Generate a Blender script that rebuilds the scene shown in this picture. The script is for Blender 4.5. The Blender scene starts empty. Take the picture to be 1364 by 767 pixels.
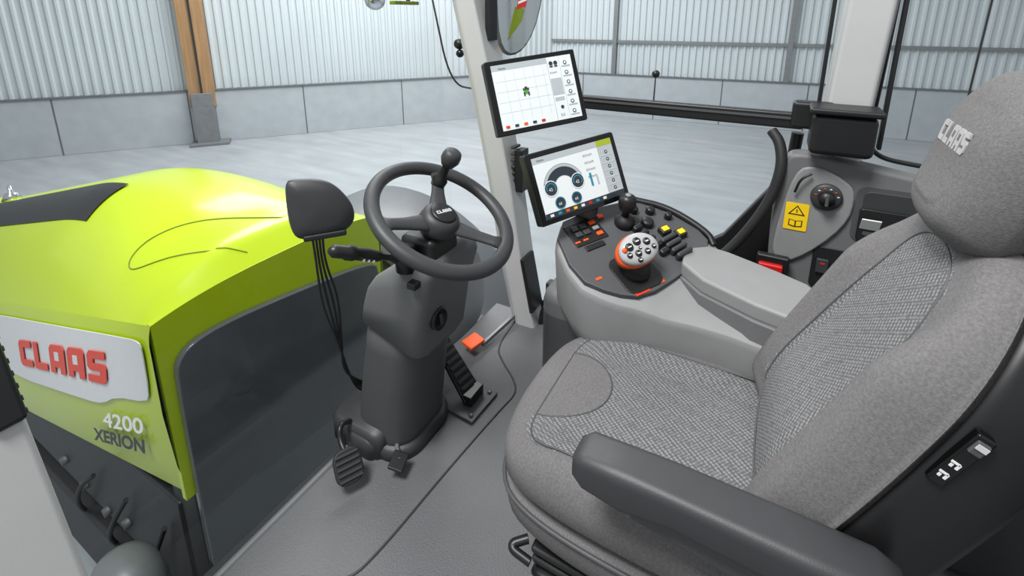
import bpy, bmesh, random
from math import *
from mathutils import Vector, Matrix
random.seed(3)
S=bpy.context.scene
S.view_settings.view_transform='Standard'
COL=bpy.context.collection

# ------------------------------------------------------------------ materials
def s2l(c): return tuple(((x/255)/12.92 if x/255<=.04045 else ((x/255+.055)/1.055)**2.4) for x in c)+(1,)
def mat(name,rgb,rough=.5,metal=0,var=.06,nscale=30,bump=0,bscale=400,kind=None,emit=0,coat=0,spec=.5):
    m=bpy.data.materials.new(name); m.use_nodes=True; nt=m.node_tree; N=nt.nodes; L=nt.links
    b=N['Principled BSDF']; c=s2l(rgb)
    b.inputs['Roughness'].default_value=rough; b.inputs['Metallic'].default_value=metal
    b.inputs['Specular IOR Level'].default_value=spec
    b.inputs['Coat Weight'].default_value=coat; b.inputs['Coat Roughness'].default_value=.12
    tc=N.new('ShaderNodeTexCoord')
    nz=N.new('ShaderNodeTexNoise'); nz.inputs['Scale'].default_value=nscale; nz.inputs['Detail'].default_value=4
    L.new(tc.outputs['Object'],nz.inputs['Vector'])
    mr=N.new('ShaderNodeMapRange'); mr.inputs[1].default_value=.3; mr.inputs[2].default_value=.7
    mr.inputs[3].default_value=1-var; mr.inputs[4].default_value=1+var
    L.new(nz.outputs['Fac'],mr.inputs[0])
    vm=N.new('ShaderNodeVectorMath'); vm.operation='SCALE'; vm.inputs[0].default_value=c[:3]
    L.new(mr.outputs[0],vm.inputs['Scale']); colout=vm.outputs[0]
    if kind=='weave':
        mp=N.new('ShaderNodeMapping'); mp.inputs['Rotation'].default_value=(.5,.5,.78)
        L.new(tc.outputs['Object'],mp.inputs[0])
        vo=N.new('ShaderNodeTexVoronoi'); vo.inputs['Scale'].default_value=150; vo.inputs['Randomness'].default_value=.2
        L.new(mp.outputs[0],vo.inputs['Vector'])
        m2=N.new('ShaderNodeMapRange'); m2.inputs[1].default_value=.25; m2.inputs[2].default_value=.6
        m2.inputs[3].default_value=1.2; m2.inputs[4].default_value=.5
        L.new(vo.outputs['Distance'],m2.inputs[0])
        v2=N.new('ShaderNodeVectorMath'); v2.operation='SCALE'; L.new(colout,v2.inputs[0]); L.new(m2.outputs[0],v2.inputs['Scale']); colout=v2.outputs[0]
        bp=N.new('ShaderNodeBump'); bp.inputs['Strength'].default_value=.5; bp.inputs['Distance'].default_value=.002; bp.invert=True
        L.new(vo.outputs['Distance'],bp.inputs['Height']); L.new(bp.outputs[0],b.inputs['Normal'])
    elif kind=='brush':
        mp=N.new('ShaderNodeMapping'); mp.inputs['Scale'].default_value=(.6,.1,.1)
        mp.inputs['Rotation'].default_value=(0,0,.9)
        L.new(tc.outputs['Object'],mp.inputs[0]); n2=N.new('ShaderNodeTexNoise'); n2.inputs['Scale'].default_value=6; n2.inputs['Detail'].default_value=6
        L.new(mp.outputs[0],n2.inputs['Vector']); m2=N.new('ShaderNodeMapRange'); m2.inputs[1].default_value=.3; m2.inputs[2].default_value=.7; m2.inputs[3].default_value=.88; m2.inputs[4].default_value=1.1
        L.new(n2.outputs['Fac'],m2.inputs[0]); v2=N.new('ShaderNodeVectorMath'); v2.operation='SCALE'; L.new(colout,v2.inputs[0]); L.new(m2.outputs[0],v2.inputs['Scale']); colout=v2.outputs[0]
    elif kind=='wood':
        mp=N.new('ShaderNodeMapping'); mp.inputs['Scale'].default_value=(6,6,.4)
        L.new(tc.outputs['Object'],mp.inputs[0]); L.new(mp.outputs[0],nz.inputs['Vector'])
    if bump:
        n3=N.new('ShaderNodeTexNoise'); n3.inputs['Scale'].default_value=bscale; n3.inputs['Detail'].default_value=2
        L.new(tc.outputs['Object'],n3.inputs['Vector'])
        bp=N.new('ShaderNodeBump'); bp.inputs['Strength'].default_value=bump; bp.inputs['Distance'].default_value=.002
        L.new(n3.outputs['Fac'],bp.inputs['Height']); L.new(bp.outputs[0],b.inputs['Normal'])
    L.new(colout,b.inputs['Base Color'])
    if emit:
        L.new(colout,b.inputs['Emission Color']); b.inputs['Emission Strength'].default_value=emit
    return m
def glassmat(name,tint,gl=.05):
    m=bpy.data.materials.new(name); m.use_nodes=True; nt=m.node_tree; N=nt.nodes; L=nt.links; N.clear()
    o=N.new('ShaderNodeOutputMaterial'); mx=N.new('ShaderNodeMixShader'); t=N.new('ShaderNodeBsdfTransparent'); g=N.new('ShaderNodeBsdfGlossy')
    t.inputs[0].default_value=tint; g.inputs['Roughness'].default_value=.03
    mx.inputs[0].default_value=gl; L.new(t.outputs[0],mx.inputs[1]); L.new(g.outputs[0],mx.inputs[2]); L.new(mx.outputs[0],o.inputs[0])
    return m

M={}
M['lime']=mat('lime_paint',(184,208,4),.34,0,.015,3,coat=.35)
M['wall']=mat('corrugated_sheet',(190,199,203),.5,0,.03,.6)
M['conc']=mat('concrete_panel',(168,175,180),.8,0,.06,3,bump=.2,bscale=20)
M['hfloor']=mat('hall_floor_concrete',(152,157,161),.42,0,.05,1.5,kind='brush')
M['seam']=mat('panel_joint',(95,100,104),.8)
M['wood']=mat('glulam_timber',(158,122,82),.6,0,.2,3,kind='wood')
M['steel']=mat('galvanised_steel',(128,131,133),.45,.4,.08,8)
M['pillar']=mat('pillar_light_grey',(188,188,187),.5,0,.02,6,bump=.08)
M['plast']=mat('plastic_mid_grey',(108,108,109),.5,0,.03,20,bump=.25,bscale=700)
M['plastl']=mat('plastic_light_grey',(138,138,138),.5,0,.03,20,bump=.2,bscale=700)
M['plastu']=mat('plastic_column_grey',(102,103,104),.5,0,.03,20,bump=.25,bscale=700)
M['plastd']=mat('plastic_dark_grey',(78,79,81),.5,0,.03,20,bump=.25,bscale=700)
M['plastdd']=mat('plastic_anthracite',(56,57,59),.45,0,.03,20,bump=.2,bscale=700)
M['black']=mat('black_plastic',(28,28,29),.4,0,.05,20)
M['gloss']=mat('black_gloss',(14,14,15),.15,0,.02,20)
M['rubber']=mat('black_rubber',(34,34,35),.6,0,.08,60,bump=.2)
M['mat']=mat('floor_rubber_mat',(97,98,100),.5,0,.06,5,bump=1.0,bscale=180)
M['velour']=mat('velour_grey',(112,110,110),.95,0,.18,240,bump=.5,bscale=600,spec=.2)
M['weave']=mat('woven_fabric',(130,130,131),.9,0,.05,60,kind='weave',spec=.2)
M['orange']=mat('orange_plastic',(240,90,22),.4,0,.03)
M['red']=mat('logo_red',(228,58,20),.4,0,.02)
M['redp']=mat('red_plastic',(205,30,26),.4,0,.02)
M['white']=mat('white_paint',(240,240,238),.4,0,.01)
M['yellow']=mat('yellow_label',(250,208,20),.5,0,.02)
M['chrome']=mat('chrome',(200,200,205),.15,1,.02)
M['green']=mat('icon_green',(70,150,40),.5,emit=.2)
M['scrw']=mat('screen_white',(214,219,219),.3,0,.005,emit=.28)
M['scrg']=mat('screen_grey',(172,179,181),.3,0,.005,emit=.2)
M['scrd']=mat('screen_dark',(45,55,62),.3,0,.01,emit=.1)
M['scrt']=mat('screen_teal',(40,130,150),.3,0,.01,emit=.3)
M['scrl']=mat('screen_lime',(150,165,40),.3,0,.01,emit=.3)
M['joint']=mat('hatch_joint',(118,136,8),.5)
M['chassis']=mat('chassis_black',(32,33,35),.5,0,.1,10)
M['bulk']=mat('hood_rear_panel',(82,85,88),.18,0,.05,3,coat=.5)
M['fender']=mat('fender_grey',(98,101,104),.4,0,.04,4)
M['cowl']=mat('cowl_grey',(150,153,155),.4,0,.04,4)
M['glass']=glassmat('cab_glass',(.97,.985,.98,1),.035)
M['mirror']=mat('mirror_glass',(190,198,202),.08,.8,.01)
M['badge']=mat('badge_silver',(222,224,226),.35,0,.02)
M['headw']=mat('lever_light_grey',(176,177,178),.35,0,.02)
M['label']=mat('label_grey',(205,205,205),.6)
M['emb']=mat('embroidery_grey',(172,170,170),.8)

# ------------------------------------------------------------------ helpers
def group(name):
    e=bpy.data.objects.new(name,None); COL.objects.link(e); e.empty_display_size=.1; return e
def link(name,data,mats,parent,smooth=False,bevel=0,sub=0,bseg=3):
    ob=bpy.data.objects.new(name,data); COL.objects.link(ob)
    if mats is not None:
        for m in (mats if isinstance(mats,(list,tuple)) else [mats]): data.materials.append(M[m] if isinstance(m,str) else m)
    if parent: ob.parent=parent
    if isinstance(data,bpy.types.Mesh):
        if smooth or bevel:
            for p in data.polygons: p.use_smooth=True
        if bevel:
            b=ob.modifiers.new('bevel','BEVEL'); b.width=bevel; b.segments=bseg; b.limit_method='ANGLE'; b.angle_limit=radians(35)
            b.harden_normals=True
    return ob
def mk(name,vs,fs,m,parent,**k):
    me=bpy.data.meshes.new(name); me.from_pydata([tuple(v) for v in vs],[],fs)
    bm=bmesh.new(); bm.from_mesh(me); bmesh.ops.recalc_face_normals(bm,faces=bm.faces); bm.to_mesh(me); bm.free()
    return link(name,me,m,parent,**k)
def FR(O,X,Y):
    X=Vector(X).normalized(); Y=Vector(Y); Y=(Y-X*Y.dot(X)).normalized(); Z=X.cross(Y)
    m=Matrix.Identity(4)
    for i in range(3): m[i][0]=X[i]; m[i][1]=Y[i]; m[i][2]=Z[i]; m[i][3]=O[i]
    return m
I4=Matrix.Identity(4)
def box(name,c,s,m,parent,F=I4,bevel=.004,**k):
    vs=[F@Vector((c[0]+dx*s[0]/2,c[1]+dy*s[1]/2,c[2]+dz*s[2]/2)) for dx in(-1,1) for dy in(-1,1) for dz in(-1,1)]
    fs=[(0,1,3,2),(4,6,7,5),(0,4,5,1),(2,3,7,6),(0,2,6,4),(1,5,7,3)]
    return mk(name,vs,fs,m,parent,bevel=bevel,**k)
def rbox(name,c,s,m,parent,X,Y,**k): return box(name,(0,0,0),s,m,parent,FR(c,X,Y),**k)
def chaikin(p,n=3,closed=True):
    p=[Vector(q) for q in p]
    for _ in range(n):
        r=[]; L=len(p)
        if not closed: r.append(p[0])
        for i in range(L if closed else L-1):
            a=p[i]; b=p[(i+1)%L]; r+= [a*.75+b*.25,a*.25+b*.75]
        if not closed: r.append(p[-1])
        p=r
    return p
def resample(p,n,closed=True):
    q=p+[p[0]] if closed else p
    d=[0]
    for a,b in zip(q,q[1:]): d.append(d[-1]+(b-a).length)
    out=[];j=0
    m=n if closed else n-1
    for i in range(n):
        t=d[-1]*i/m
        while j<len(q)-2 and d[j+1]<t: j+=1
        f=(t-d[j])/max(1e-9,d[j+1]-d[j]); out.append(q[j].lerp(q[j+1],min(1,max(0,f))))
    return out
def rrect(w,h,r,cx=0,cy=0,n=5):
    o=[]
    for sx,sy,a0 in((1,1,0),(-1,1,90),(-1,-1,180),(1,-1,270)):
        for i in range(n+1):
            a=radians(a0+90*i/n); o.append((cx+sx*(w/2-r)+r*cos(a),cy+sy*(h/2-r)+r*sin(a)))
    return o
def prism(name,pts,F,z0,z1,m,parent,bevel=0,**k):
    n=len(pts)
    vs=[F@Vector((p[0],p[1],z0)) for p in pts]+[F@Vector((p[0],p[1],z1)) for p in pts]
    fs=[tuple(range(n))[::-1],tuple(range(n,2*n))]+[(i,(i+1)%n,n+(i+1)%n,n+i) for i in range(n)]
    return mk(name,vs,fs,m,parent,bevel=bevel,**k)
def loft(name,rings,m,parent,cap=True,smooth=True,**k):
    n=len(rings[0]); vs=[v for r in rings for v in r]; fs=[]
    for a in range(len(rings)-1):
        for i in range(n):
            j=(i+1)%n; fs.append((a*n+i,a*n+j,(a+1)*n+j,(a+1)*n+i))
    if cap: fs.append(tuple(range(n))[::-1]); fs.append(tuple((len(rings)-1)*n+i for i in range(n)))
    return mk(name,vs,fs,m,parent,smooth=smooth,**k)
def lathe(name,prof,F,m,parent,n=32,**k):
    rings=[[F@Vector((max(r,1e-4)*cos(2*pi*i/n),max(r,1e-4)*sin(2*pi*i/n),h)) for i in range(n)] for r,h in prof]
    return loft(name,rings,m,parent,smooth=True,**k)
def tube(name,pts,r,m,parent,closed=False,smooth=True,res=8):
    c=bpy.data.curves.new(name,'CURVE'); c.dimensions='3D'; c.bevel_depth=r; c.bevel_resolution=3; c.use_fill_caps=True
    P=[Vector(p) for p in pts]
    if smooth and len(P)>2: P=chaikin(P,3,closed)
    s=c.splines.new('POLY'); s.points.add(len(P)-1)
    for q,p in zip(s.points,P): q.co=(*p,1)
    s.use_cyclic_u=closed; s.use_smooth=True
    ob=bpy.data.objects.new(name+'_c',c); COL.objects.link(ob)
    me=bpy.data.meshes.new_from_object(ob); bpy.data.objects.remove(ob)
    for p in me.polygons: p.use_smooth=True
    me.materials.clear()
    return link(name,me,m,parent)
def text(name,body,O,ux,uy,size,m,parent,bold=0,align='LEFT',lift=0,sx=1):
    c=bpy.data.curves.new(name,'FONT'); c.body=body; c.size=1; c.offset=bold; c.align_x=align
    ob=bpy.data.objects.new(name+'_c',c); COL.objects.link(ob); me=bpy.data.meshes.new_from_object(ob); bpy.data.objects.remove(ob)
    O=Vector(O);ux=Vector(ux).normalized();uy=Vector(uy).normalized(); n=ux.cross(uy).normalized()
    for v in me.vertices: v.co=O+ux*v.co.x*size*sx+uy*v.co.y*size+n*lift
    me.materials.clear()
    return link(name,me,m,parent)
def ball(name,c,r,m,parent,sc=(1,1,1),n=20):
    rings=[]
    for a in range(n//2+1):
        t=pi*a/(n//2); rr=max(sin(t),1e-3)
        rings.append([Vector((c[0]+r*sc[0]*rr*cos(2*pi*i/n),c[1]+r*sc[1]*rr*sin(2*pi*i/n),c[2]-r*sc[2]*cos(t))) for i in range(n)])
    return loft(name,rings,m,parent)
def sstep(a,b,x):
    t=min(1,max(0,(x-a)/(b-a))); return t*t*(3-2*t)
def pillow(name,outline,F,thick,rim,h,matf,mats,parent,N=150,K=36):
    o=resample(chaikin([(*p,0) for p in outline],3),N)
    c=sum(o,Vector((0,0,0)))/N
    rings=[]
    def ring(ins,n,hf=0):
        r=[]
        for p in o:
            d=p-c; L=d.length; q=c+d*max(0,(L-ins))/L
            r.append(F@Vector((q.x,q.y,n+(h(q.x,q.y)*hf if hf else 0))))
        rings.append(r)
    def ringf(f,hf):
        r=[];uv=[]
        for p in o:
            d=p-c; L=d.length; q=c+d*(L-rim)/L*f
            r.append(F@Vector((q.x,q.y,h(q.x,q.y)*hf))); uv.append((q.x,q.y))
        rings.append(r); return uv
    ring(rim*1.6,-thick); ring(rim*.5,-thick+rim*.3); ring(0,-thick+rim)
    for k in range(0,7):
        a=pi/2*k/6
        ring(rim*(1-cos(a)),-rim+rim*sin(a),sstep(0,1,k/6)*.8)
    UV=[None]*len(rings)
    for k in range(1,K): 
        f=1-k/K; UV.append(ringf(f,.8+.2*sstep(0,.15,1-f)))
    vs=[v for r in rings for v in r]; fs=[];mi=[]
    for a in range(len(rings)-1):
        for i in range(N):
            j=(i+1)%N; fs.append((a*N+i,a*N+j,(a+1)*N+j,(a+1)*N+i))
            mi.append(matf(*UV[a+1][i]) if UV[a+1] else 0)
    vs.append(F@Vector((c.x,c.y,h(c.x,c.y)))); b=(len(rings)-1)*N
    for i in range(N): fs.append((b+i,b+(i+1)%N,len(vs)-1)); mi.append(matf(c.x,c.y))
    fs.append(tuple(range(N))[::-1]); mi.append(0)
    me=bpy.data.meshes.new(name); me.from_pydata([tuple(v) for v in vs],[],fs)
    for p,q in zip(me.polygons,mi): p.material_index=q; p.use_smooth=True
    bm=bmesh.new(); bm.from_mesh(me); bmesh.ops.recalc_face_normals(bm,faces=bm.faces); bm.to_mesh(me); bm.free()
    return link(name,me,mats,parent)
def inpoly(x,y,P):
    r=False;n=len(P)
    for i in range(n):
        a=P[i];b=P[i-1]
        if (a[1]>y)!=(b[1]>y) and x<(b[0]-a[0])*(y-a[1])/(b[1]-a[1])+a[0]: r=not r
    return r
LOGO={'C':[[(.12,0),(.9,0),(.9,.26),(.32,.26),(.32,.74),(.9,.74),(.9,1),(.12,1),(0,.86),(0,.14)]],
'L':[[(0,0),(.86,0),(.86,.26),(.3,.26),(.3,1),(0,1)]],
'A':[[(0,0),(.30,0),(.30,.22),(.60,.22),(.60,0),(.9,0),(.9,.86),(.78,1),(.12,1),(0,.86)]],
'S':[[(0,0),(.78,0),(.9,.14),(.9,.5),(.8,.62),(.3,.62),(.3,.76),(.86,.76),(.86,1),(.12,1),(0,.86),(0,.5),(.12,.38),(.6,.38),(.6,.24),(0,.24)]]}
def logo(name,O,ux,uy,w,h,m,parent,th=.002,hole=None):
    O=Vector(O);ux=Vector(ux).normalized();uy=Vector(uy).normalized();n=ux.cross(uy).normalized()
    cw=w/4.95
    def build(nm,items,z0,z1,mm):
        vs=[];fs=[]
        for i,P in items:
            b=len(vs);k=len(P)
            for z in(z0,z1):
                for p in P: vs.append(O+ux*(i+p[0]*.93)*cw+uy*p[1]*h+n*z)
            fs.append(tuple(range(b,b+k)));fs.append(tuple(range(b+k,b+2*k)))
            for a in range(k): fs.append((b+a,b+(a+1)%k,b+k+(a+1)%k,b+k+a))
        mk(nm,vs,fs,mm,parent)
    build(name,[(i,P) for i,c in enumerate('CLAAS') for P in LOGO[c]],0,th,m)
    if hole: build(name+'_counter',[(i,[(.32,.46),(.58,.46),(.58,.76),(.32,.76)]) for i in(2,3)],th,th*1.3,hole)

# ------------------------------------------------------------------ hall
GZ=-1.9
mk('floor',[(-25,-25,GZ),(30,-25,GZ),(30,30,GZ),(-25,30,GZ)],[(0,1,2,3)],'hfloor',None)
K=Vector((14.7,7.1,0))
def hallwall(name,A,B,cols,girts,seams):
    g=group(name); A=Vector(A);B=Vector(B); d=(B-A); L=d.length; d.normalize(); n=Vector((-d.y,d.x,0))
    if n.dot(-A)<0: n=-n
    pitch=.2; vs=[];fs=[]; prof=[(0,0),(.3,0),(.45,1),(.7,1),(.85,0)]
    s=0;k=0
    while s<L:
        for a,h in prof:
            q=A+d*(s+a*pitch)+n*(h*.045); vs+=[(q.x,q.y,-.52),(q.x,q.y,8)]; k+=1
        s+=pitch
    fs=[(2*i,2*i+2,2*i+3,2*i+1) for i in range(k-1)]
    mk('corrugated_cladding',vs,fs,'wall',g)
    F=FR(A,d,(0,0,1))
    sg=1 if (F.to_3x3()@Vector((0,0,1))).dot(n)>0 else -1
    box('concrete_plinth',(L/2,(GZ-.5)/2,sg*.1),(L,-.5-GZ,.2),'conc',g,F,bevel=.01)
    box('plinth_cap',(L/2,-.49,sg*.11),(L,.03,.24),'seam',g,F,bevel=0)
    for s in seams: box('plinth_joint',(s,(GZ-.5)/2,sg*.2),(.03,1.38,.012),'seam',g,F,bevel=0)
    for z in girts: box('girt_rail',(L/2,z,sg*.08),(L,.09,.06),'steel',g,F,bevel=0)
    for s in cols: box('wall_post',(s,3,sg*.12),(.13,7.2,.1),'steel',g,F,bevel=0)
A2=K+Vector((-9.8,7.3,0)).normalized()*24
hallwall('wall_left',tuple(K),tuple(A2),[],[],[2.6,5.4,8.2,11.0,13.75,16.5,19])
hallwall('wall_right',tuple(K),(K.x+2.2,K.y-22,0),[2.2,7.3,13],[.6],[1.2,3.6,5.6,7.9,10.4,13])
def timber(px,py):
    g=group('timber_column'); d=Vector((9.8,-7.3,0)).normalized(); F=FR((px,py,0),d,(0,0,1))
    box('glulam_beam',(0,3.2,-.1),(.28,8.2,.45),'wood',g,F,bevel=.01)
    box('glulam_beam_side',(.31,3.2,-.02),(.24,8.2,.4),'wood',g,F,bevel=.01)
    box('gap_strip',(.17,3.2,.02),(.05,8.2,.3),'chassis',g,F,bevel=0)
    box('steel_shoe',(.16,-1.2,.02),(.48,1.35,.5),'steel',g,F,bevel=.01)
    box('base_plate',(.2,-1.86,.05),(.9,.07,.7),'steel',g,F,bevel=.01)
timber(5.88,13.33); timber(12.45,8.46)

# ------------------------------------------------------------------ hood
hood=group('tractor_hood')
def hzc(y):
    T=[(1.5,.62),(1.58,.685),(1.75,.75),(2.0,.79),(2.4,.775),(4.8,.15)]
    for (a,b),(c,d) in zip(T,T[1:]):
        if y<=c: return b+(d-b)*(y-a)/(c-a)
    return .15
def hzc_s(y): return sum(hzc(min(4.8,max(1.5,y+.04*k)))for k in range(-4,5))/9 if y>1.6 else hzc(y)
def hze(y): return .58-.26*(y-1.5)
W=.45
def hz(x,y):
    s=abs(x)/W; return hze(y)+(hzc_s(y)-hze(y))*(1-s**2.9)
ys=[1.5+.02*i for i in range(15)]+[1.8+.06*i for i in range(51)]
ns=61; vs=[];fs=[]
for y in ys:
    for i in range(ns):
        s=-1+2*i/(ns-1); x=W*s; vs.append((x,y,hz(x,y)))
for a in range(len(ys)-1):
    for i in range(ns-1): fs.append((a*ns+i,a*ns+i+1,(a+1)*ns+i+1,(a+1)*ns+i))
mk('hood_top',vs,fs,'lime',hood,smooth=True)
for sx in(-1,1):
    vs=[];fs=[];hh=[0,.03,.06,.3,.5,.64]; off=[0,.008,.012,.015,.005,-.02]
    for y in ys:
        for q,o in zip(hh,off): vs.append((sx*(W+o),y,hze(y)-q))
    k=len(hh)
    for a in range(len(ys)-1):
        for i in range(k-1): fs.append((a*k+i,a*k+i+1,(a+1)*k+i+1,(a+1)*k+i))
    mk('hood_side',vs,fs,'lime',hood,smooth=True)
P=[(-W,-.06)]+[(-W+2*W*i/20,hz(-W+2*W*i/20,1.5)) for i in range(21)]+[(W,-.06)]
FRR=FR((0,1.5,0),(1,0,0),(0,0,1))
prism('rear_frame',P,FRR,-.02,.002,'lime',hood)
P=[(x,hz(x,4.8)) for x in [-W+2*W*i/20 for i in range(21)]]
prism('front_nose',[(-W,-.9)]+P+[(W,-.9)],FR((0,4.8,0),(1,0,0),(0,0,1)),-.05,0,'lime',hood)
pan=chaikin([(-.425,-.75,0),(-.425,.36,0),(-.41,.46,0),(-.30,.49,0),(0,.455,0),(.36,.40,0),(.43,.34,0),(.43,-.75,0)],2)
prism('rear_bulkhead_panel',[(p.x,p.y) for p in pan],FRR,.003,.03,'bulk',hood,bevel=.006)
vs=[];fs=[]
yy=[2.30+.05*i for i in range(50)]; xs=[-.29+.018*i for i in range(10)]
for y in yy:
    for x in xs: vs.append((x,y,hz(x,y)+.007))
n8=len(xs)
fs=[(a*n8+i,a*n8+i+1,(a+1)*n8+i+1,(a+1)*n8+i) for a in range(len(yy)-1) for i in range(n8-1)]
mk('hood_air_duct',vs,fs,'black',hood)
hp=resample(chaikin([(x,y,0) for x,y in [(.14,1.58),(-.05,1.69),(-.2,1.79),(-.33,1.87),(-.365,1.81),(-.30,1.70),(-.12,1.54)]],2,False),110,False)
tube('hatch_joint',[(p.x,p.y,hz(p.x,p.y)+.001) for p in hp],.0025,'joint',hood,smooth=False)
lathe('hood_marker',[(0,0),(.05,0),(.03,.04),(.012,.05),(.01,.09),(0,.09)],FR((-.06,4.09,hz(-.06,4.09)),(1,0,0),(0,1,0)),'chrome',hood,n=16)
xb=-W-.018
FL=FR((xb,0,0),(0,-1,0),(0,0,1))
bd=chaikin([(-1.530,.505,0),(-1.545,.345,0),(-1.575,.30,0),(-1.80,.22,0),(-1.93,.135,0),(-2.05,.09,0),(-2.9,-.16,0),(-3.05,-.15,0),(-3.3,.03,0),(-3.2,.07,0),(-2.94,.15,0),(-2.2,.35,0),(-1.6,.515,0),(-1.54,.525,0)],1)
prism('badge_plate',[(p.x,p.y) for p in bd],FL,0,.003,'badge',hood)
logo('brand_lettering',(xb-.006,2.74,-.03),(0,-.955,.30),(0,-.30,.95),.97,.15,'red',hood,hole='badge')
text('model_number',"4200",(xb-.004,1.97,.02),(0,-.93,.365),(0,-.25,.97),.10,'white',hood,bold=.02,sx=1.75)
text('model_name',"XERION",(xb-.004,2.09,-.10),(0,-.935,.355),(0,-.25,.97),.088,'black',hood,bold=.04,sx=1.42)
ch=group('tractor_chassis')
box('frame_beam_left',(-.38,3,-.95),(.14,3.4,.35),'chassis',ch,bevel=.02)
box('frame_beam_right',(.38,3,-.95),(.14,3.4,.35),'chassis',ch,bevel=.02)
box('engine_block',(0,3,-.55),(.66,2.9,.6),'chassis',ch,bevel=.04)
box('front_firewall',(0,1.62,-.45),(.82,.2,1.0),'chassis',ch,bevel=.03)
box('fuel_tank',(-.55,1.8,-1.2),(.5,1.0,.5),'chassis',ch,bevel=.06)
box('rear_frame_leg',(.3,1.7,-1.4),(.2,.3,1.0),'chassis',ch,bevel=.02)
box('side_heat_shield',(-.40,2.6,-.45),(.04,1.9,.5),'chassis',ch,bevel=.01)
loft('grey_tank',[[Vector((-.60+.10*k*cos(2*pi*i/24),1.62+.13*k*sin(2*pi*i/24),z)) for i in range(24)] for k,z in [(.9,-.95),(1,-.6),(1,-.33),(.85,-.25),(.5,-.215),(.1,-.205)]],'fender',ch)
for i in range(3):
    y=1.75+.3*i
    tube('hose',[(-.44,y,-.35-.05*i),(-.48,y+.05,-.5),(-.47,y+.2,-.7),(-.4,y+.3,-.9)],.010,'rubber',ch)
for i in range(6):
    lathe('pipe_fitting',[(0,0),(.02,0),(.02,.04),(.012,.04),(.012,.08),(0,.08)],FR((-.44,1.75+.2*i,-.66+.03*(i%3)),(0,1,0),(0,0,1)),'plastd',ch,n=16)
def fender(cx,y0=2.35):
    g=group('front_wheel'); cz=-.95
    prof=[(.5,-.26),(.88,-.27),(.93,-.2),(.95,0),(.93,.2),(.88,.27),(.5,.26)]
    lathe('tyre',prof,FR((cx,y0,cz),(0,1,0),(0,0,1)),'rubber',g,n=48)
    lathe('rim',[(0,-.05),(.5,-.1),(.52,-.2),(.52,.2),(.5,.1),(0,.05)],FR((cx,y0,cz),(0,1,0),(0,0,1)),'white',g,n=40)
    for i in range(22):
        a=2*pi*i/22
        for s in(-1,1):
            c=Vector((cx+s*.13,y0+.945*cos(a+s*.07),cz+.945*sin(a+s*.07)))
            box('lug',(0,0,0),(.26,.06,.05),'rubber',g,FR(c,(1,0,0),(0,-sin(a),cos(a))),bevel=.006)
    R=1.1; n=24
    rings=[]
    for i in range(n+1):
        a=radians(15+150*i/n)
        rings.append([(cx+q[0],y0-(R+q[1])*cos(a),cz+(R+q[1])*sin(a)+.03) for q in [(-.36,-.10),(-.34,-.02),(-.28,.015),(.28,.015),(.34,-.02),(.36,-.10),(.34,-.11),(.28,-.01),(-.28,-.01),(-.34,-.11)]])
    loft('fender_shell',rings,'fender',g)
fender(1.3)

# ------------------------------------------------------------------ cab floor
cf=group('cab_floor')
box('floor_plate',(0,-.1,-.05),(1.8,2.5,.10),'mat',cf,bevel=.012)
tube('mat_groove',[(-.62,1.02,.0),(-.45,1.0,.0),(-.40,.84,.0),(-.28,.815,.0),(0,.80,.0),(.30,.775,.0),(.40,.76,.0),(.46,.80,.0),(.53,.90,.0),(.60,.97,.0),(.86,.99,0)],.004,'plastdd',cf)
tube('front_sill_trim',[(-.85,1.155,-.02),(-.3,1.165,-.02),(.3,1.165,-.02),(.87,1.12,-.02)],.014,'steel',cf)
box('sill_step',(0,1.20,-.10),(1.7,.08,.08),'plastdd',cf,bevel=.01)
g=group('front_cowl')
cwp=chaikin([(.30,-.1,0),(.30,.36,0),(.34,.45,0),(.5,.46,0),(.74,.40,0),(.84,.26,0),(.84,-.1,0)],2)
prism('cowl_panel',[(p.x,p.y) for p in cwp],FR((0,1.26,0),(1,-.08,0),(0,0,1)),-.01,.01,'cowl',g,bevel=.004)

# ------------------------------------------------------------------ pillars / frame
def pillar(name,path,prof,m):
    g=group(name); rings=[[Vector(p)+Vector((q[0],q[1],0)) for q in prof] for p in path]
    loft('post',rings,m,g,smooth=False,bevel=.012); return g
pp=[(-.075,-.065),(.055,-.070),(.06,.035),(.025,.07),(-.045,.07),(-.08,.025)]
g=pillar('a_pillar_right',[(.87,.94,-.03),(.865,1.01,.3),(.86,1.07,.7),(.86,1.15,1.1),(.86,1.27,1.6),(.86,1.33,1.9)],pp,'pillar')
rbox('lower_decal_panel',(.835,.915,.22),(.11,.018,.27),'black',g,(1,0,0),(0,1,-.2),bevel=.004)
text('decal_text','CABIN',(.86,.900,.12),(0,.2,1),(-1,0,0),.065,'label',g)
for i in range(6): box('vent_slot',(.85,1.010,.72+.03*i),(.06,.02,.014),'plastdd',g)
box('cable_cover',(.86,.985,.76),(.065,.04,.2),'black',g)
box('top_vent',(.86,1.14,1.45),(.06,.03,.22),'black',g)
g=group('door_latch')
box('latch_body',(.83,.79,.21),(.05,.08,.09),'black',g,bevel=.01)
box('latch_hook',(.80,.78,.25),(.03,.05,.03),'plastdd',g,bevel=.006)
tube('latch_rod',[(.83,.80,.18),(.84,.86,.08),(.85,.87,.0)],.012,'black',g)
g=pillar('a_pillar_left',[(-.86,.78,-.9),(-.855,.95,0),(-.855,1.075,.45),(-.855,1.18,.75),(-.855,1.22,.91),(-.86,1.33,1.3),(-.86,1.5,1.9)],[(-.06,-.07),(.055,-.07),(.06,.03),(.02,.07),(-.03,.07),(-.06,.02)],'pillar')
Fg=FR((-.822,1.18,.815),(1,0,0),(0,.95,-.3))
box('speaker_grille',(0,0,0),(.05,.12,.17),'black',g,Fg,bevel=.01)
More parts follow.
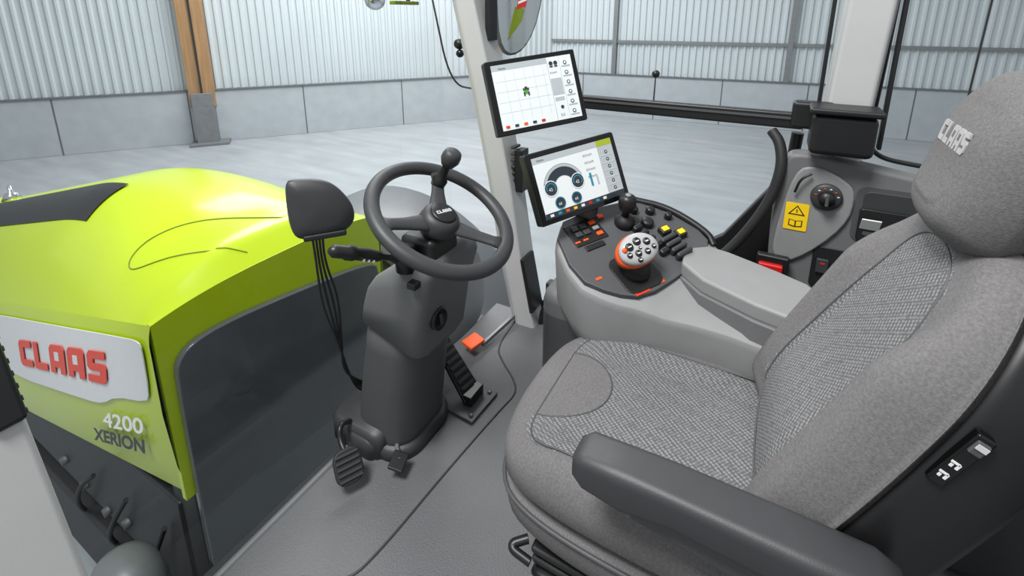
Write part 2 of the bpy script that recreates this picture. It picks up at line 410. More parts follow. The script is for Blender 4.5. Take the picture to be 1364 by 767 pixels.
for i in range(7): box('grille_rib',(.024,-.0,-.072+.024*i),(.006,.10,.009),'plastd',g,Fg,bevel=0)
g=pillar('b_pillar_right',[(.90,-.20,.3),(.90,-.20,1.0),(.90,-.225,1.6),(.90,-.24,2.0)],[(-.05,.06),(.045,.07),(.045,-.08),(-.05,-.06)],'pillar')
box('seal_front',(.87,-.125,1.4),(.02,.012,.9),'black',g)
box('seal_rear',(.9,-.31,1.45),(.03,.012,.85),'black',g)
w=group('window_1'); mk('windscreen_glass',[(-.8,1.33,-.9),(.8,1.30,-.05),(.8,1.42,1.9),(-.8,1.42,1.9)],[(0,1,2,3)],'glass',w)
w=group('window_2'); mk('door_glass',[(.955,.98,0),(.955,-.12,.35),(.955,-.12,1.9),(.955,1.25,1.9)],[(0,1,2,3)],'glass',w)
w=group('window_3'); mk('rear_side_glass',[(.965,-.33,.95),(.965,-1.3,.9),(.965,-1.3,1.9),(.965,-.33,1.9)],[(0,1,2,3)],'glass',w)
tube('window_seal',[(.94,-.30,1.9),(.94,-.29,1.2),(.94,-.28,1.06),(.94,-.31,.99),(.94,-.42,.975),(.94,-.8,.95),(.94,-1.2,.93)],.008,'black',w)
g=group('window_wiper'); tube('wiper_arm',[(.99,-.52,.93),(.99,-.525,1.4),(.99,-.53,1.9)],.003,'black',g); box('wiper_base',(.99,-.52,.93),(.03,.04,.04),'black',g)
# ------------------------------------------------------------------ right grab rail
g=group('window_grab_rail')
box('rail_bar',(.85,.48,1.105),(.035,1.14,.055),'black',g,bevel=.008)
box('rail_groove',(.829,.48,1.115),(.004,1.10,.008),'plastd',g,bevel=0)
box('rail_bracket',(.84,-.11,1.13),(.06,.12,.09),'black',g,bevel=.012)
box('pivot_block',(.78,-.19,1.09),(.12,.17,.13),'black',g,bevel=.02)
box('pivot_cap',(.77,-.19,1.165),(.13,.19,.02),'black',g,bevel=.008)
lathe('pivot_knob',[(0,0),(.02,0),(.022,.02),(.012,.03),(0,.03)],FR((.815,-.085,1.14),(0,1,0),(0,0,1)),'plastd',g,n=20)
tube('antenna_stem',[(.86,.413,1.12),(.87,.413,1.232)],.002,'black',g)
ball('antenna_ball',(.87,.413,1.232),.015,'black',g)
g=group('door_hose')
tube('flexible_hose',[(.845,.0,1.062),(.82,-.03,1.03),(.79,-.045,.95),(.78,-.02,.82),(.77,.06,.66),(.75,.14,.56)],.018,'rubber',g)
g=group('door_frame_right')
tube('door_seal',[(.915,-.08,1.05),(.915,-.07,.85),(.915,.08,.62),(.915,.22,.5),(.915,.5,.4),(.915,.90,.05)],.020,'black',g)
prism('door_lower_panel',[(-.11,.99),(-.03,.86),(.12,.62),(.3,.48),(.3,.3),(-.11,.3)],FR((.915,0,0),(0,1,0),(0,0,1)),-.02,.02,'black',g,bevel=.006)
g=group('exterior_mirror')
FM=FR((1.53,1.37,1.585),(.75,-.66,-.0),(.08,0,1))
mp=chaikin([(-.11,-.36,0),(.04,-.34,0),(.15,-.08,0),(.19,.45,0),(-.11,.45,0),(-.13,0,0)],2)
prism('mirror_housing',[(p.x*1.08,p.y*1.04) for p in mp],FM,-.05,-.004,'plastd',g,bevel=.01)
prism('mirror_glass_face',[(p.x,p.y) for p in mp],FM,-.004,.002,'mirror',g)
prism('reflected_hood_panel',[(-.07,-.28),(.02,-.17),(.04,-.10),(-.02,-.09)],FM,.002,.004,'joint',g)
prism('reflected_board',[(-.01,-.10),(.045,-.09),(.065,-.01),(.01,-.02)],FM,.004,.006,'redp',g)  # reflection of a warning board, painted onto the mirror glass
prism('reflected_stripe',[(-.003,-.075),(.05,-.055),(.054,-.04),(.0,-.06)],FM,.006,.007,'white',g)  # white stripe of the same painted reflection
tube('mirror_arm',[(1.12,1.75,1.9),(1.07,1.62,1.5),(1.03,1.5,1.10),(1.10,1.38,1.07),(.9,1.2,1.12)],.005,'black',g)
tube('mirror_mount',[(1.55,1.38,1.95),(1.3,1.4,1.98),(.9,1.35,1.88)],.015,'black',g)
g=group('work_light')
lathe('lamp_body',[(0,0),(.05,0),(.055,.03),(.03,.1),(.012,.2),(0,.2)],FR((1.0,1.96,1.53),(0,0,1),(-.5,.6,0)),'chrome',g,n=24)
box('lamp_bracket',(1.12,1.86,1.515),(.2,.04,.02),'joint',g)
tube('lamp_arm',[(1.15,1.86,1.52),(1.13,1.86,1.85),(.9,1.42,1.86),(.87,1.36,1.86)],.012,'black',g)
g=group('beacon_sensor'); ball('sensor',(1.15,1.52,1.30),.03,'black',g); ball('sensor_lens',(1.14,1.51,1.25),.022,'gloss',g); tube('sensor_arm',[(1.15,1.52,1.3),(1.05,1.4,1.32),(.9,1.24,1.35)],.01,'black',g)

# ------------------------------------------------------------------ steering column
sc=group('steering_column')
def rsec(cx,cy,z,wx,wy,r,tilt=0,n=6):
    return [Vector((cx+p[0],cy+p[1],z+tilt*p[1])) for p in rrect(wx,wy,r,n=n)]
loft('lower_housing',[rsec(.08,1.06,.0,.27,.24,.08),rsec(.08,1.06,.06,.27,.24,.08),rsec(.065,1.02,.25,.26,.235,.08),rsec(.05,.98,.42,.25,.225,.08),rsec(.045,.96,.52,.245,.215,.08,.1)],'plastd',sc)
loft('upper_housing',[rsec(.045,.945,.485,.20,.225,.035,.35),rsec(.045,.943,.50,.262,.235,.035,.30),rsec(.04,.92,.60,.268,.24,.035,-.1),rsec(.035,.885,.70,.275,.245,.035,-.35),rsec(.03,.87,.745,.255,.21,.03,-.42),rsec(.02,.855,.77,.18,.14,.03,-.45)],'plastu',sc)
FK=FR((-.01,.800,.575),(1,0,0),(0,.1,1))
lathe('tilt_knob_ring',[(0,-.02),(.032,-.02),(.035,.006),(.028,.01),(.022,.004),(0,.004)],FK,'black',sc,n=24)
box('tilt_knob_tab',(0,0,.008),(.012,.035,.01),'plastdd',sc,FK)
loft('column_foot',[rsec(.02,1.13,.0,.22,.24,.04),rsec(.02,1.13,.075,.22,.24,.04),rsec(.02,1.13,.095,.20,.21,.04)],'plastdd',sc)
loft('foot_step',[rsec(-.055,1.10,.0,.09,.14,.03),rsec(-.055,1.10,.055,.09,.14,.03),rsec(-.055,1.10,.07,.07,.12,.03)],'plastdd',sc)
loft('base_collar',[rsec(.08,1.06,.0,.31,.28,.10),rsec(.08,1.06,.03,.31,.28,.10),rsec(.08,1.06,.045,.29,.26,.10)],'plastdd',sc)
box('column_neck_shroud',(.0,.83,.80),(.13,.12,.1),'black',sc,bevel=.02)
st=Vector((-.305,.88,.91)); sb=Vector((-.10,.85,.80)); dx=(st-sb)
zax=dx.normalized(); xx=Vector((0,1,0)); xx=(xx-zax*xx.dot(zax)).normalized(); yx=zax.cross(xx)
FS=Matrix([[xx[i],yx[i],zax[i],sb[i]] for i in range(3)]+[[0,0,0,1]])
L=dx.length
lathe('indicator_stalk',[(0,0),(.018,0),(.016,.02),(.009,.04),(.009,.07),(.015,.085),(.017,.12),(.016,.16),(.019,.165),(.019,.185),(.016,.19),(.016,L-.012),(.008,L),(0,L)],FS,'black',sc,n=20)
for i in range(3): box('stalk_print',(-.012,.012,.105+.016*i),(.008,.006,.003),'white',sc,FS,bevel=0)
lathe('switch_cluster',[(0,0),(.03,0),(.032,.05),(.024,.07),(0,.07)],FR((-.09,.84,.765),(1,0,0),(0,1,0)),'black',sc,n=24)
box('ignition_tab',(-.10,.80,.74),(.05,.03,.02),'black',sc)
# ------------------------------------------------------------------ steering wheel
sw=group('steering_wheel')
FW=FR((0,.78,.905),(1,0,0),(0,.866,.5))
R=.200;n1=64;n2=16
rings=[[FW@Vector(((R+.021*cos(2*pi*j/n2))*cos(2*pi*i/n1),(R+.021*cos(2*pi*j/n2))*sin(2*pi*i/n1),.019*sin(2*pi*j/n2))) for j in range(n2)] for i in range(n1)]
rings.append(rings[0]); loft('rim',rings,'plastdd',sw,cap=False)
for a in (45,160,295):
    a=radians(a); d=Vector((cos(a),sin(a),0)); p=Vector((-sin(a),cos(a),0)); rr=[]
    for r,wd,z,t in [(.02,.034,-.022,.012),(.06,.028,-.02,.012),(.11,.021,-.014,.010),(.16,.019,-.006,.010),(.19,.028,0,.012)]:
        rr.append([FW@(d*r+p*(wd*cos(q))+Vector((0,0,z+t*sin(q)))) for q in [2*pi*i/16 for i in range(16)]])
    loft('spoke',rr,'plastdd',sw)
lathe('hub',[(0,-.06),(.045,-.06),(.06,-.03),(.055,-.005),(.045,.006),(.04,.008),(0,.008)],FW,'plastdd',sw,n=40)
lathe('hub_cap',[(0,.006),(.038,.006),(.038,.012),(.034,.015),(0,.016)],FW,'black',sw,n=40)
xa=FW.to_3x3()@Vector((1,-.25,0)); ya=FW.to_3x3()@Vector((.25,1,0))
logo('hub_lettering',FW@Vector((-.027,.002,.0165)),xa,ya,.052,.011,'label',sw,th=.0006,hole='black')
FKn=FW@Matrix.Translation((.145*cos(radians(45)),.145*sin(radians(45)),0))
lathe('spinner_stem',[(0,-.01),(.022,-.01),(.024,.01),(.014,.02),(.012,.06),(.017,.075),(0,.075)],FKn,'black',sw,n=24)
lathe('spinner_knob',[(0,.068),(.02,.07),(.029,.09),(.029,.105),(.025,.118),(.016,.124),(0,.125)],FKn,'plastdd',sw,n=24)
lathe('column_shaft',[(0,-.14),(.04,-.14),(.035,-.05),(0,-.05)],FW,'black',sw,n=24)

# ------------------------------------------------------------------ pedals
pd=group('brake_pedal')
Fp=FR((-.19,1.04,.075),(1,-.5,0),(.2,.6,.75))
prism('pedal_pad',rrect(.085,.10,.03),Fp,-.012,.012,'rubber',pd,bevel=.005)
for i in range(5): box('pad_rib',(0,-.034+.017*i,.015),(.07,.007,.006),'plastdd',pd,Fp,bevel=.001)
tube('pedal_lever',[(-.17,1.06,.07),(-.15,1.12,.09),(-.13,1.14,.13),(-.08,1.15,.10)],.009,'black',pd)
pd=group('release_pedal')
rbox('release_pad',(-.085,.93,.05),(.06,.05,.012),'black',pd,(1,.3,.2),(0,1,.3),bevel=.004)
tube('release_lever',[(-.08,.93,.05),(-.04,.98,.05),(0,1.0,.04)],.008,'steel',pd)
pd=group('accelerator_pedal')
rbox('mount_plate',(.28,.91,.006),(.17,.17,.008),'plastd',pd,(1,-.05,0),(0,1,0),bevel=.003)
Fa=FR((.30,.985,.12),(1,-.15,0),(.05,.7,.72))
prism('pedal_plate',[(-.046,-.14),(.046,-.14),(.036,.13),(-.036,.13)],Fa,-.008,.008,'black',pd,bevel=.004)
for i in range(9): box('tread',(0,-.12+.027*i,.011),(.064,.012,.006),'plastdd',pd,Fa,bevel=.001)
box('hinge',(.29,.89,.03),(.09,.04,.04),'black',pd)
for x in(.215,.345): lathe('bolt',[(0,0),(.008,0),(.008,.006),(0,.006)],FR((x,.85,.01),(1,0,0),(0,1,0)),'steel',pd,n=6)
pd=group('foot_latch')
rbox('orange_tab',(.525,1.045,.05),(.085,.065,.016),'orange',pd,(1,-.2,0),(0,1,.15),bevel=.005)
rbox('latch_bar',(.68,1.0,.03),(.26,.014,.02),'steel',pd,(1,-.1,.02),(0,1,0),bevel=.002)

# ------------------------------------------------------------------ inner mirror with cables
g=group('monitor_mirror')
FMi=FR((-.115,1.15,.895),(.80,-.60,0),(.12,.1,1))
def sec(sc_,z): return [FMi@Vector((p.x*sc_,p.y*sc_,z)) for p in resample(chaikin([(-.082,.09,0),(-.06,.095,0),(.02,.085,0),(.06,.055,0),(.098,-.005,0),(.098,-.055,0),(.06,-.085,0),(-.06,-.09,0),(-.082,-.05,0),(-.085,.03,0)],2),48)]
loft('mirror_shell',[sec(.5,-.07),sec(.8,-.06),sec(.95,-.03),sec(1,0),sec(1,.012),sec(.95,.02),sec(.6,.027),sec(.1,.03)],'plastdd',g)
box('shell_lower_lip',(.01,-.082,.012),(.12,.018,.03),'black',g,FMi,bevel=.006)
for k in range(4):
    o=.012*k
    tube('cable',[(-.155+o,1.14,.83),(-.15+o*.8,1.14,.72),(-.14+o*1.8,1.15,.58),(-.10+o*.3,1.14,.42),(-.07-o*.5,1.15,.30),(-.04+o*.9,1.15,.20),(.0+o,1.15,.16)],.0038,'black',g)

# ------------------------------------------------------------------ seat
seat=group('driver_seat')
Fc=FR((0,.16,.515),(1,0,0),(0,1,0))
co=[(-.27,-.28),(-.285,0),(-.275,.2),(-.23,.30),(-.1,.335),(.1,.335),(.23,.30),(.285,.2),(.295,0),(.28,-.28)]
def hc(u,v): 
    return .022*sstep(.13,.24,abs(u))*(1-sstep(.15,.32,v))+.012*(1-(u/.3)**2)-.03*sstep(.15,.36,v)
patch=[(-.12,.26)]+[(.125*cos(radians(a)),.255+.14*sin(radians(a))) for a in range(180,361,15)]
def mc(u,v):
    if inpoly(u,v,patch): return 0
    return 1 if (v<.26 and abs(u)<.215) else 0
pillow('cushion',co,Fc,.13,.05,hc,mc,['velour','weave'],seat)
def seamline(name,pts,F,h,parent,closed=False,r=.0022):
    P=chaikin([(*p,0) for p in pts],3,closed)
    P=resample(P,120,closed)
    tube(name,[F@Vector((p.x,p.y,h(p.x,p.y))) for p in P],r,'plastd',parent,closed,smooth=False)
seamline('front_patch_seam',patch,Fc,hc,seat)
seamline('cushion_seam',[(-.215,-.25),(-.215,.1),(-.215,.26),(0,.26),(.215,.26),(.215,.1),(.215,-.25)],Fc,hc,seat)
def ringpts(z,ins): return [Vector((p.x*(1-ins),.16+p.y*(1-ins),z)) for p in resample(chaikin([(*q,0) for q in co],3),80)]
loft('cushion_skirt',[ringpts(.40,.02),ringpts(.385,.0),ringpts(.33,.02),ringpts(.30,.08)],'velour',seat)
tube('skirt_piping',[v for v in ringpts(.392,-.004)],.005,'plastd',seat,closed=True,smooth=False)
box('suspension_housing',(0,.1,.2),(.44,.5,.2),'black',seat,bevel=.03)
box('seat_plinth',(0,.1,.06),(.5,.56,.12),'plastdd',seat,bevel=.03)
for i in range(5): box('bellows_fold',(0,.1,.125+.035*i),(.5-.01*(i%2),.54,.018),'rubber',seat,bevel=.008)
tube('adjust_lever',[(-.24,.38,.28),(-.27,.42,.27),(-.27,.36,.26)],.01,'black',seat)
bw=Vector((0,-.40,.916)); Fb=FR((0,-.035,.53),(-1,0,0),bw)
bo=[(-.20,0),(-.265,.06),(-.275,.2),(-.27,.36),(-.255,.5),(-.19,.62),(-.11,.665),(.11,.665),(.19,.62),(.255,.5),(.27,.36),(.275,.2),(.265,.06),(.20,0)]
def hb(u,v): 
    return .045*sstep(.13,.21,abs(u))*(1-sstep(.42,.6,v))+.02*exp(-((v-.15)/.1)**2)*(1-sstep(.1,.2,abs(u)))
pB=[(-.145,.04),(-.16,.15),(-.155,.35),(-.135,.5),(-.085,.60),(.085,.60),(.135,.5),(.155,.35),(.16,.15),(.145,.04)]
pBc=[(p.x,p.y) for p in chaikin([(*q,0) for q in pB],2)]
pillow('backrest',bo,Fb,.085,.045,hb,lambda u,v:1 if inpoly(u,v,pBc) else 0,['velour','weave'],seat)
seamline('backrest_seam',pB,Fb,hb,seat,closed=True)
Fb2=FR(Fb@Vector((0,0,-.05)),(-1,0,0),bw)
pillow('backrest_shell',[(u*.99,v*1.0+.002) for u,v in bo],Fb2,.12,.02,lambda u,v:0,lambda u,v:0,['black'],seat,N=90,K=4)
Fsw=FR(Fb@Vector((.264,.415,-.072)),bw,(0,.916,.4))
Fsw=Fsw if (Fsw.to_3x3()@Vector((0,0,1))).x<0 else Fsw@Matrix.Rotation(pi,4,'X')
box('switch_plate',(0,0,.0),(.10,.022,.016),'gloss',seat,Fsw)
box('rocker_switch',(.032,0,.009),(.022,.015,.006),'plastd',seat,Fsw,bevel=.002)
box('rocker_switch_light',(.036,0,.0125),(.008,.012,.002),'label',seat,Fsw,bevel=0)
for i in range(2):
    box('switch_icon',(-.030+.022*i,-.002,.0085),(.009,.003,.002),'white',seat,Fsw,bevel=0)
    box('switch_icon_back',(-.026+.022*i,.003,.0085),(.003,.010,.002),'white',seat,Fsw,bevel=0)
    box('switch_icon_wave',(-.032+.022*i,.005,.0085),(.005,.003,.002),'white',seat,Fsw,bevel=0)
Fh=FR((0,-.262,1.232),(-1,0,0),(0,-.20,.98))
ho=[(-.10,-.14),(-.140,-.06),(-.148,.05),(-.125,.12),(-.065,.15),(.065,.15),(.125,.12),(.148,.05),(.140,-.06),(.10,-.14)]
def hh_(u,v): return .012*(1-(u/.16)**2)-.03*sstep(.02,.16,v)+.012*sstep(.0,-.14,v)
pillow('headrest',ho,Fh,.12,.055,hh_,lambda u,v:0,['velour'],seat)
logo('headrest_lettering',Fh@Vector((-.068,.01,.009)),(-1,0,0),(0,-.20,.98),.135,.035,'emb',seat,th=.003,hole='velour')
box('neck_block',(0,-.33,1.11),(.18,.08,.12),'velour',seat,bevel=.03)
ar=group('seat_armrest')
sec_=[]
for y,zt,zb,w1,cx in [(.245,.680,.665,.02,-.325),(.238,.698,.655,.06,-.325),(.218,.708,.640,.080,-.322),(.15,.712,.630,.084,-.322),(.07,.712,.645,.084,-.32),(-.1,.712,.640,.086,-.32),(-.20,.712,.63,.086,-.32),(-.23,.70,.64,.07,-.32)]:
    h2=zt-zb; sec_.append([Vector((cx+p[0],y,(zt+zb)/2+p[1])) for p in rrect(w1,h2,min(w1,h2)*.25)])
loft('arm_pad',sec_,'plastdd',ar)
rbox('arm_support',(-.315,-.02,.61),(.04,.32,.06),'plastd',ar,(1,0,0),(0,1,.10),bevel=.012)
lathe('arm_pivot',[(0,-.03),(.05,-.03),(.055,0),(.05,.02),(0,.02)],FR((-.30,-.18,.62),(0,1,0),(0,0,1)),'black',ar,n=28)

# ------------------------------------------------------------------ right armrest console
cn=group('armrest_console')
FD=FR((.385,.345,.745),(.26,-.18,.04),(.12,.26,.11))
nD=FD.to_3x3()@Vector((0,0,1)); oD=FD.translation.copy()
def dz(x,y): return oD.z-((x-oD.x)*nD.x+(y-oD.y)*nD.y)/nD.z
deck=[(-.185,.17),(-.02,.185),(.13,.165),(.21,.07),(.265,-.07),(.20,-.125),(.08,-.15),(-.08,-.165),(-.155,-.12),(-.225,-.03)]
def dw(a,b): p=FD@Vector((a,b,0)); return (p.x,p.y)
out=[dw(a*1.04,b*1.04) for a,b in deck[:5]]+[(.53,.08),(.44,-.12),(.40,-.15),(.26,-.13),(.21,-.08),(.235,.08)]+[dw(-.10,-.185),dw(-.17,-.13),dw(-.238,-.03)]
OUT=resample(chaikin([(x,y,0) for x,y in out],1),70)
ctr=sum(OUT,Vector((0,0,0)))/len(OUT)
def bz(x,y): return max(dz(x,y)-.006,.645)
def br(k,fn): return [Vector((ctr.x+(p.x-ctr.x)*k,ctr.y+(p.y-ctr.y)*k,fn(p.x,p.y))) for p in OUT]
def low(b): return lambda x,y: b+.25*(bz(x,y)-.68)
loft('console_body',[br(.75,low(.44)),br(.90,low(.48)),br(.97,low(.54)),br(1,lambda x,y:bz(x,y)-.03),br(.992,lambda x,y:bz(x,y)-.012),br(.97,lambda x,y:bz(x,y)-.008)],'plastl',cn)
prism('control_deck',[(p.x,p.y) for p in chaikin([(*q,0) for q in deck],1)],FD,-.035,.004,'plastd',cn,bevel=.003)
pad=[(.335,.185),(.50,.20),(.545,.14),(.43,-.13),(.39,-.155),(.25,-.125),(.215,-.08)]
prism('arm_pad',[(p.x,p.y) for p in chaikin([(*q,0) for q in pad],1)],I4,.69,.738,'plastl',cn,bevel=.010)
pc=(.38,.02)
prism('arm_pad_base',[(pc[0]+(p.x-pc[0])*1.08,pc[1]+(p.y-pc[1])*1.05) for p in chaikin([(*q,0) for q in pad],1)],I4,.62,.695,'plast',cn,bevel=.006)
FLv=FD@Matrix.Translation((-.05,-.085,0))
prism('lever_slot',rrect(.13,.13,.03),FLv,.002,.008,'black',cn,bevel=.002)
lathe('lever_boot',[(0,.005),(.045,.005),(.038,.015),(.042,.022),(.032,.032),(.036,.04),(.028,.05),(.022,.075),(.0,.075)],FLv,'rubber',cn,n=28)
FH=FLv@Matrix.Translation((-.005,.012,.088))@Matrix.Rotation(radians(22),4,'X')@Matrix.Rotation(radians(-10),4,'Y')
def el(k,z,a=.061,b=.048): return [FH@Vector((a*k*cos(2*pi*i/40),b*k*sin(2*pi*i/40)*(1 if sin(2*pi*i/40)>0 else .85),z)) for i in range(40)]
loft('lever_base_orange',[el(.7,-.055),el(.95,-.045),el(1.06,-.018),el(1.06,.001)],'orange',cn)
loft('lever_head',[el(1.0,.001),el(1.0,.014),el(.93,.022),el(.6,.026),el(.1,.027)],'headw',cn)
for x,y,r in[(-.028,.015,.012),(.0,.022,.012),(.027,.012,.011),(-.012,-.010,.010),(.016,-.014,.009),(-.038,-.006,.008),(.0,.002,.005),(.04,-.008,.007),(-.016,-.028,.007)]:
    lathe('lever_button',[(0,.022),(r,.022),(r,.029),(r*.8,.031),(0,.031)],FH@Matrix.Translation((x,y,-.001)),'black',cn,n=20)
    box('button_symbol',(x,y,.0315),(r*.9,.003,.001),'white',cn,FH,bevel=0)
lathe('lever_button_orange',[(0,.022),(.007,.022),(.007,.031),(0,.031)],FH@Matrix.Translation((-.045,.012,-.002)),'orange',cn,n=16)
FJ=FD@Matrix.Translation((.04,.085,0))@Matrix.Rotation(radians(-8),4,'X')
lathe('joystick_boot',[(0,.0),(.036,.0),(.032,.012),(.034,.016),(.024,.028),(.014,.036),(0,.036)],FJ,'rubber',cn,n=24)
lathe('joystick_grip',[(0,.03),(.012,.03),(.011,.05),(.022,.062),(.029,.082),(.026,.108),(.014,.118),(0,.118)],FJ,'black',cn,n=24)
lathe('joystick_top',[(0,.118),(.009,.118),(.009,.121),(0,.121)],FJ,'plastl',cn,n=16)
box('key_field',(-.10,.105,.005),(.12,.09,.006),'black',cn,FD,bevel=.004)
for i in range(4): box('key_cap',(-.13+.03*(i%2),.125-.026*(i//2),.011),(.024,.018,.008),'plastdd',cn,FD,bevel=.002)
for i in range(3): box('orange_key',(-.063,.128-.024*i,.010),(.022,.014,.006),['orange','plastl','orange'][i],cn,FD,bevel=.002)
box('orange_key',(-.02,.14,.008),(.022,.014,.008),'orange',cn,FD,bevel=.002)
for i in range(2): box('orange_mark',(-.12-.03*i,.075,.009),(.018,.006,.003),'orange',cn,FD,bevel=0)
box('small_display_panel',(-.105,.045,.006),(.07,.02,.006),'black',cn,FD)
box('deck_print',(-.165,-.06,.005),(.02,.008,.002),'orange',cn,FD,bevel=0)
box('deck_print_red',(-.075,-.150,.005),(.05,.010,.002),'red',cn,FD,bevel=0)
box('deck_print',(-.0,-.145,.005),(.02,.008,.002),'orange',cn,FD,bevel=0)
for q in((.135,.0),(.175,-.03)):
    box('yellow_key_base',(q[0],q[1],.012),(.036,.030,.022),'black',cn,FD,bevel=.004)
    box('yellow_key',(q[0],q[1],.024),(.024,.018,.006),'yellow',cn,FD,bevel=.002)
for i in range(5): box('paddle_key',(.065,.035-.028*i,.014),(.036,.018,.022),'black',cn,FD@Matrix.Rotation(.15,4,'Z'),bevel=.006)
for i in range(4): box('linkage_lever',(.115,-.045-.022*i,.016),(.065,.016,.028),'plastdd',cn,FD@Matrix.Rotation(.1,4,'Z'),bevel=.007)
for q,r in(((.105,.05),.02),((.15,.09),.015),((.19,.045),.012),((.10,.115),.014)):
    lathe('rotary_dial',[(0,.0),(r,.0),(r,.018),(r*.8,.022),(0,.022)],FD@Matrix.Translation((q[0],q[1],.004)),'black',cn,n=24)
tube('deck_edge_trim',[FD@Vector((.14,.165,.0)),FD@Vector((.22,.08,.01)),FD@Vector((.27,-.06,.005)),FD@Vector((.26,-.10,-.01))],.012,'black',cn)
box('console_pedestal',(.50,.42,.25),(.36,.42,.5),'plastd',cn,bevel=.05)
box('console_skirt',(.51,.40,.48),(.38,.46,.14),'plast',cn,bevel=.05)
box('height_adjust_block',(.38,.0,.52),(.12,.22,.14),'black',cn,bevel=.01)
box('adjust_handle',(.30,.02,.52),(.03,.06,.02),'white',cn,bevel=.004)
tube('adjust_rod',[(.33,.12,.52),(.33,-.08,.48),(.33,-.2,.46)],.012,'black',cn)
box('rear_link',(.36,-.1,.42),(.08,.1,.3),'black',cn,bevel=.01)
box('outer_hose_tray',(.60,.05,.60),(.08,.35,.08),'black',cn,bevel=.01)

# ------------------------------------------------------------------ screens
def screen(name,TL,TR,BL,ui):
    g=group(name); TL=Vector(TL);TR=Vector(TR);BL=Vector(BL); w=(TR-TL).length; h=(BL-TL).length
    F=FR(BL,TR-TL,TL-BL)
    prism('housing',rrect(w,h,.008,w/2,h/2),F,-.035,0,'black',g,bevel=.004)
    prism('bezel',rrect(w-.006,h-.006,.007,w/2,h/2),F,0,.003,'gloss',g)
    bx=.020;by=.017
    def r(x0,y0,x1,y1,m,z=.0045,nm='ui_panel'):
        X0=bx+x0*(w-2*bx);X1=bx+x1*(w-2*bx);Y0=by+y0*(h-2*by);Y1=by+y1*(h-2*by)
        prism(nm,[(X0,Y0),(X1,Y0),(X1,Y1),(X0,Y1)],F,.003,z,m,g)
    def disc(x,y,rr,m,z,ri=0,a0=0,a1=360,sy=1,nm='ui_gauge'):
        X=bx+x*(w-2*bx);Y=by+y*(h-2*by); n=28
        vs=[]
        for i in range(n+1):
            a=radians(a0+(a1-a0)*i/n)
            vs.append(F@Vector((X+rr*w*cos(a),Y+rr*w*sin(a)*sy,z))); vs.append(F@Vector((X+ri*w*cos(a),Y+ri*w*sin(a)*sy,z)))
        mk(nm,vs,[(2*i,2*i+1,2*i+3,2*i+2) for i in range(n)],m,g)
    def t(body,x,y,size,m,z=.0062):
        X=bx+x*(w-2*bx);Y=by+y*(h-2*by)
        text('ui_text',body,F@Vector((X,Y,z)),F.to_3x3()@Vector((1,0,0)),F.to_3x3()@Vector((0,1,0)),size,m,g)
    ui(r,disc,t); return g,F
def ui1(r,d,t):
    r(0,0,1,1,'scrw')
    for i in range(1,6): r(.02+.12*i,.12,.0222+.12*i,.9,'scrg',.005)
    for i in range(1,5): r(.02,.1+.16*i,.66,.103+.16*i,'scrg',.005)
    r(.0,.91,.68,1,'scrg',.005); t('Home',.08,.925,.010,'scrd')
    r(.345,.50,.385,.56,'green',.0065); r(.33,.47,.345,.53,'black',.0065); r(.385,.47,.40,.53,'black',.0065); r(.33,.55,.345,.59,'black',.0065); r(.385,.55,.40,.59,'black',.0065); r(.35,.56,.38,.61,'scrd',.0067)
    r(.68,.0,.685,1,'scrg',.0055)
    r(.69,.40,.83,.66,'scrg',.0055); r(.70,.30,.82,.36,'scrg',.005)
    for x in(.71,.77): d(x+.02,.90,.022,'scrd',.0062); r(x,.84,x+.04,.86,'scrd',.0062)
    r(.84,.0,.843,1,'scrg',.0055)
    for i in range(6):
        y=.05+.155*i
        d(.91,y+.06,.020,'scrd',.0062); d(.91,y+.06,.012,'scrw',.0064); r(.86,y,.97,y+.018,'scrg',.006)
    for i in range(5): r(.04+.11*i,.03,.085+.11*i,.07,['red','scrd','orange','scrd','redp'][i],.0062)
    d(.77,.20,.018,'scrd',.0062); t('0 km/h',.70,.74,.009,'scrd'); t('2.5',.73,.06,.012,'scrd')
def ui2(r,d,t):
    r(0,0,1,1,'scrw'); r(0,.90,.80,1,'scrg',.005); r(0,0,1,.09,'scrd',.005)
    r(.80,.09,1,.90,'scrg',.005); r(.80,.90,1,1,'scrl',.0055)
    d(.30,.44,.215,'scrd',.0055,.10,0,180,.95); d(.30,.44,.212,'scrg',.0056,.185,20,160,.95)
    for x in(.135,.465):
        d(x,.46,.072,'scrd',.006); d(x,.46,.072,'scrw',.0062,.064); d(x,.46,.05,'scrt',.0063,.042,-40,200)
        t('42',x-.03,.42,.014,'white',.0064)
    for x in(.20,.40):
        d(x,.20,.055,'scrd',.006); d(x,.20,.055,'scrt',.0062,.047); t('60',x-.025,.165,.012,'white',.0064)
    for i in range(4): t('0.0 km/h',.60,.80-.12*i,.010,'scrd')
    r(.62,.30,.645,.52,'scrt',.006); r(.70,.30,.72,.44,'scrg',.006)
    for i in range(6):
        y=.13+.125*i; d(.90,y+.03,.017,'scrd',.006); d(.90,y+.03,.009,'scrg',.0062); r(.82,y-.03,.98,y-.027,'scrw',.006)
    for i in range(8): r(.05+.095*i,.025,.09+.095*i,.065,['white','scrt','orange','yellow','white','redp','scrt','white'][i],.0062)
    t('Home',.05,.93,.010,'scrd')
g1,F1=screen('guidance_terminal_monitor',(.322,.83,1.303),(.565,.618,1.34),(.285,.765,1.067),ui1)
tube('support_arm',[F1@Vector((.16,.12,-.04)),F1@Vector((.16,.12,-.12)),(.7,1.03,1.19),(.83,1.10,1.17)],.016,'black',g1)
box('rear_mount',(.16,.12,-.05),(.09,.09,.04),'black',g1,F1)
g2,F2=screen('control_terminal_monitor',(.233,.653,1.036),(.52,.469,1.073),(.212,.57,.828),ui2)
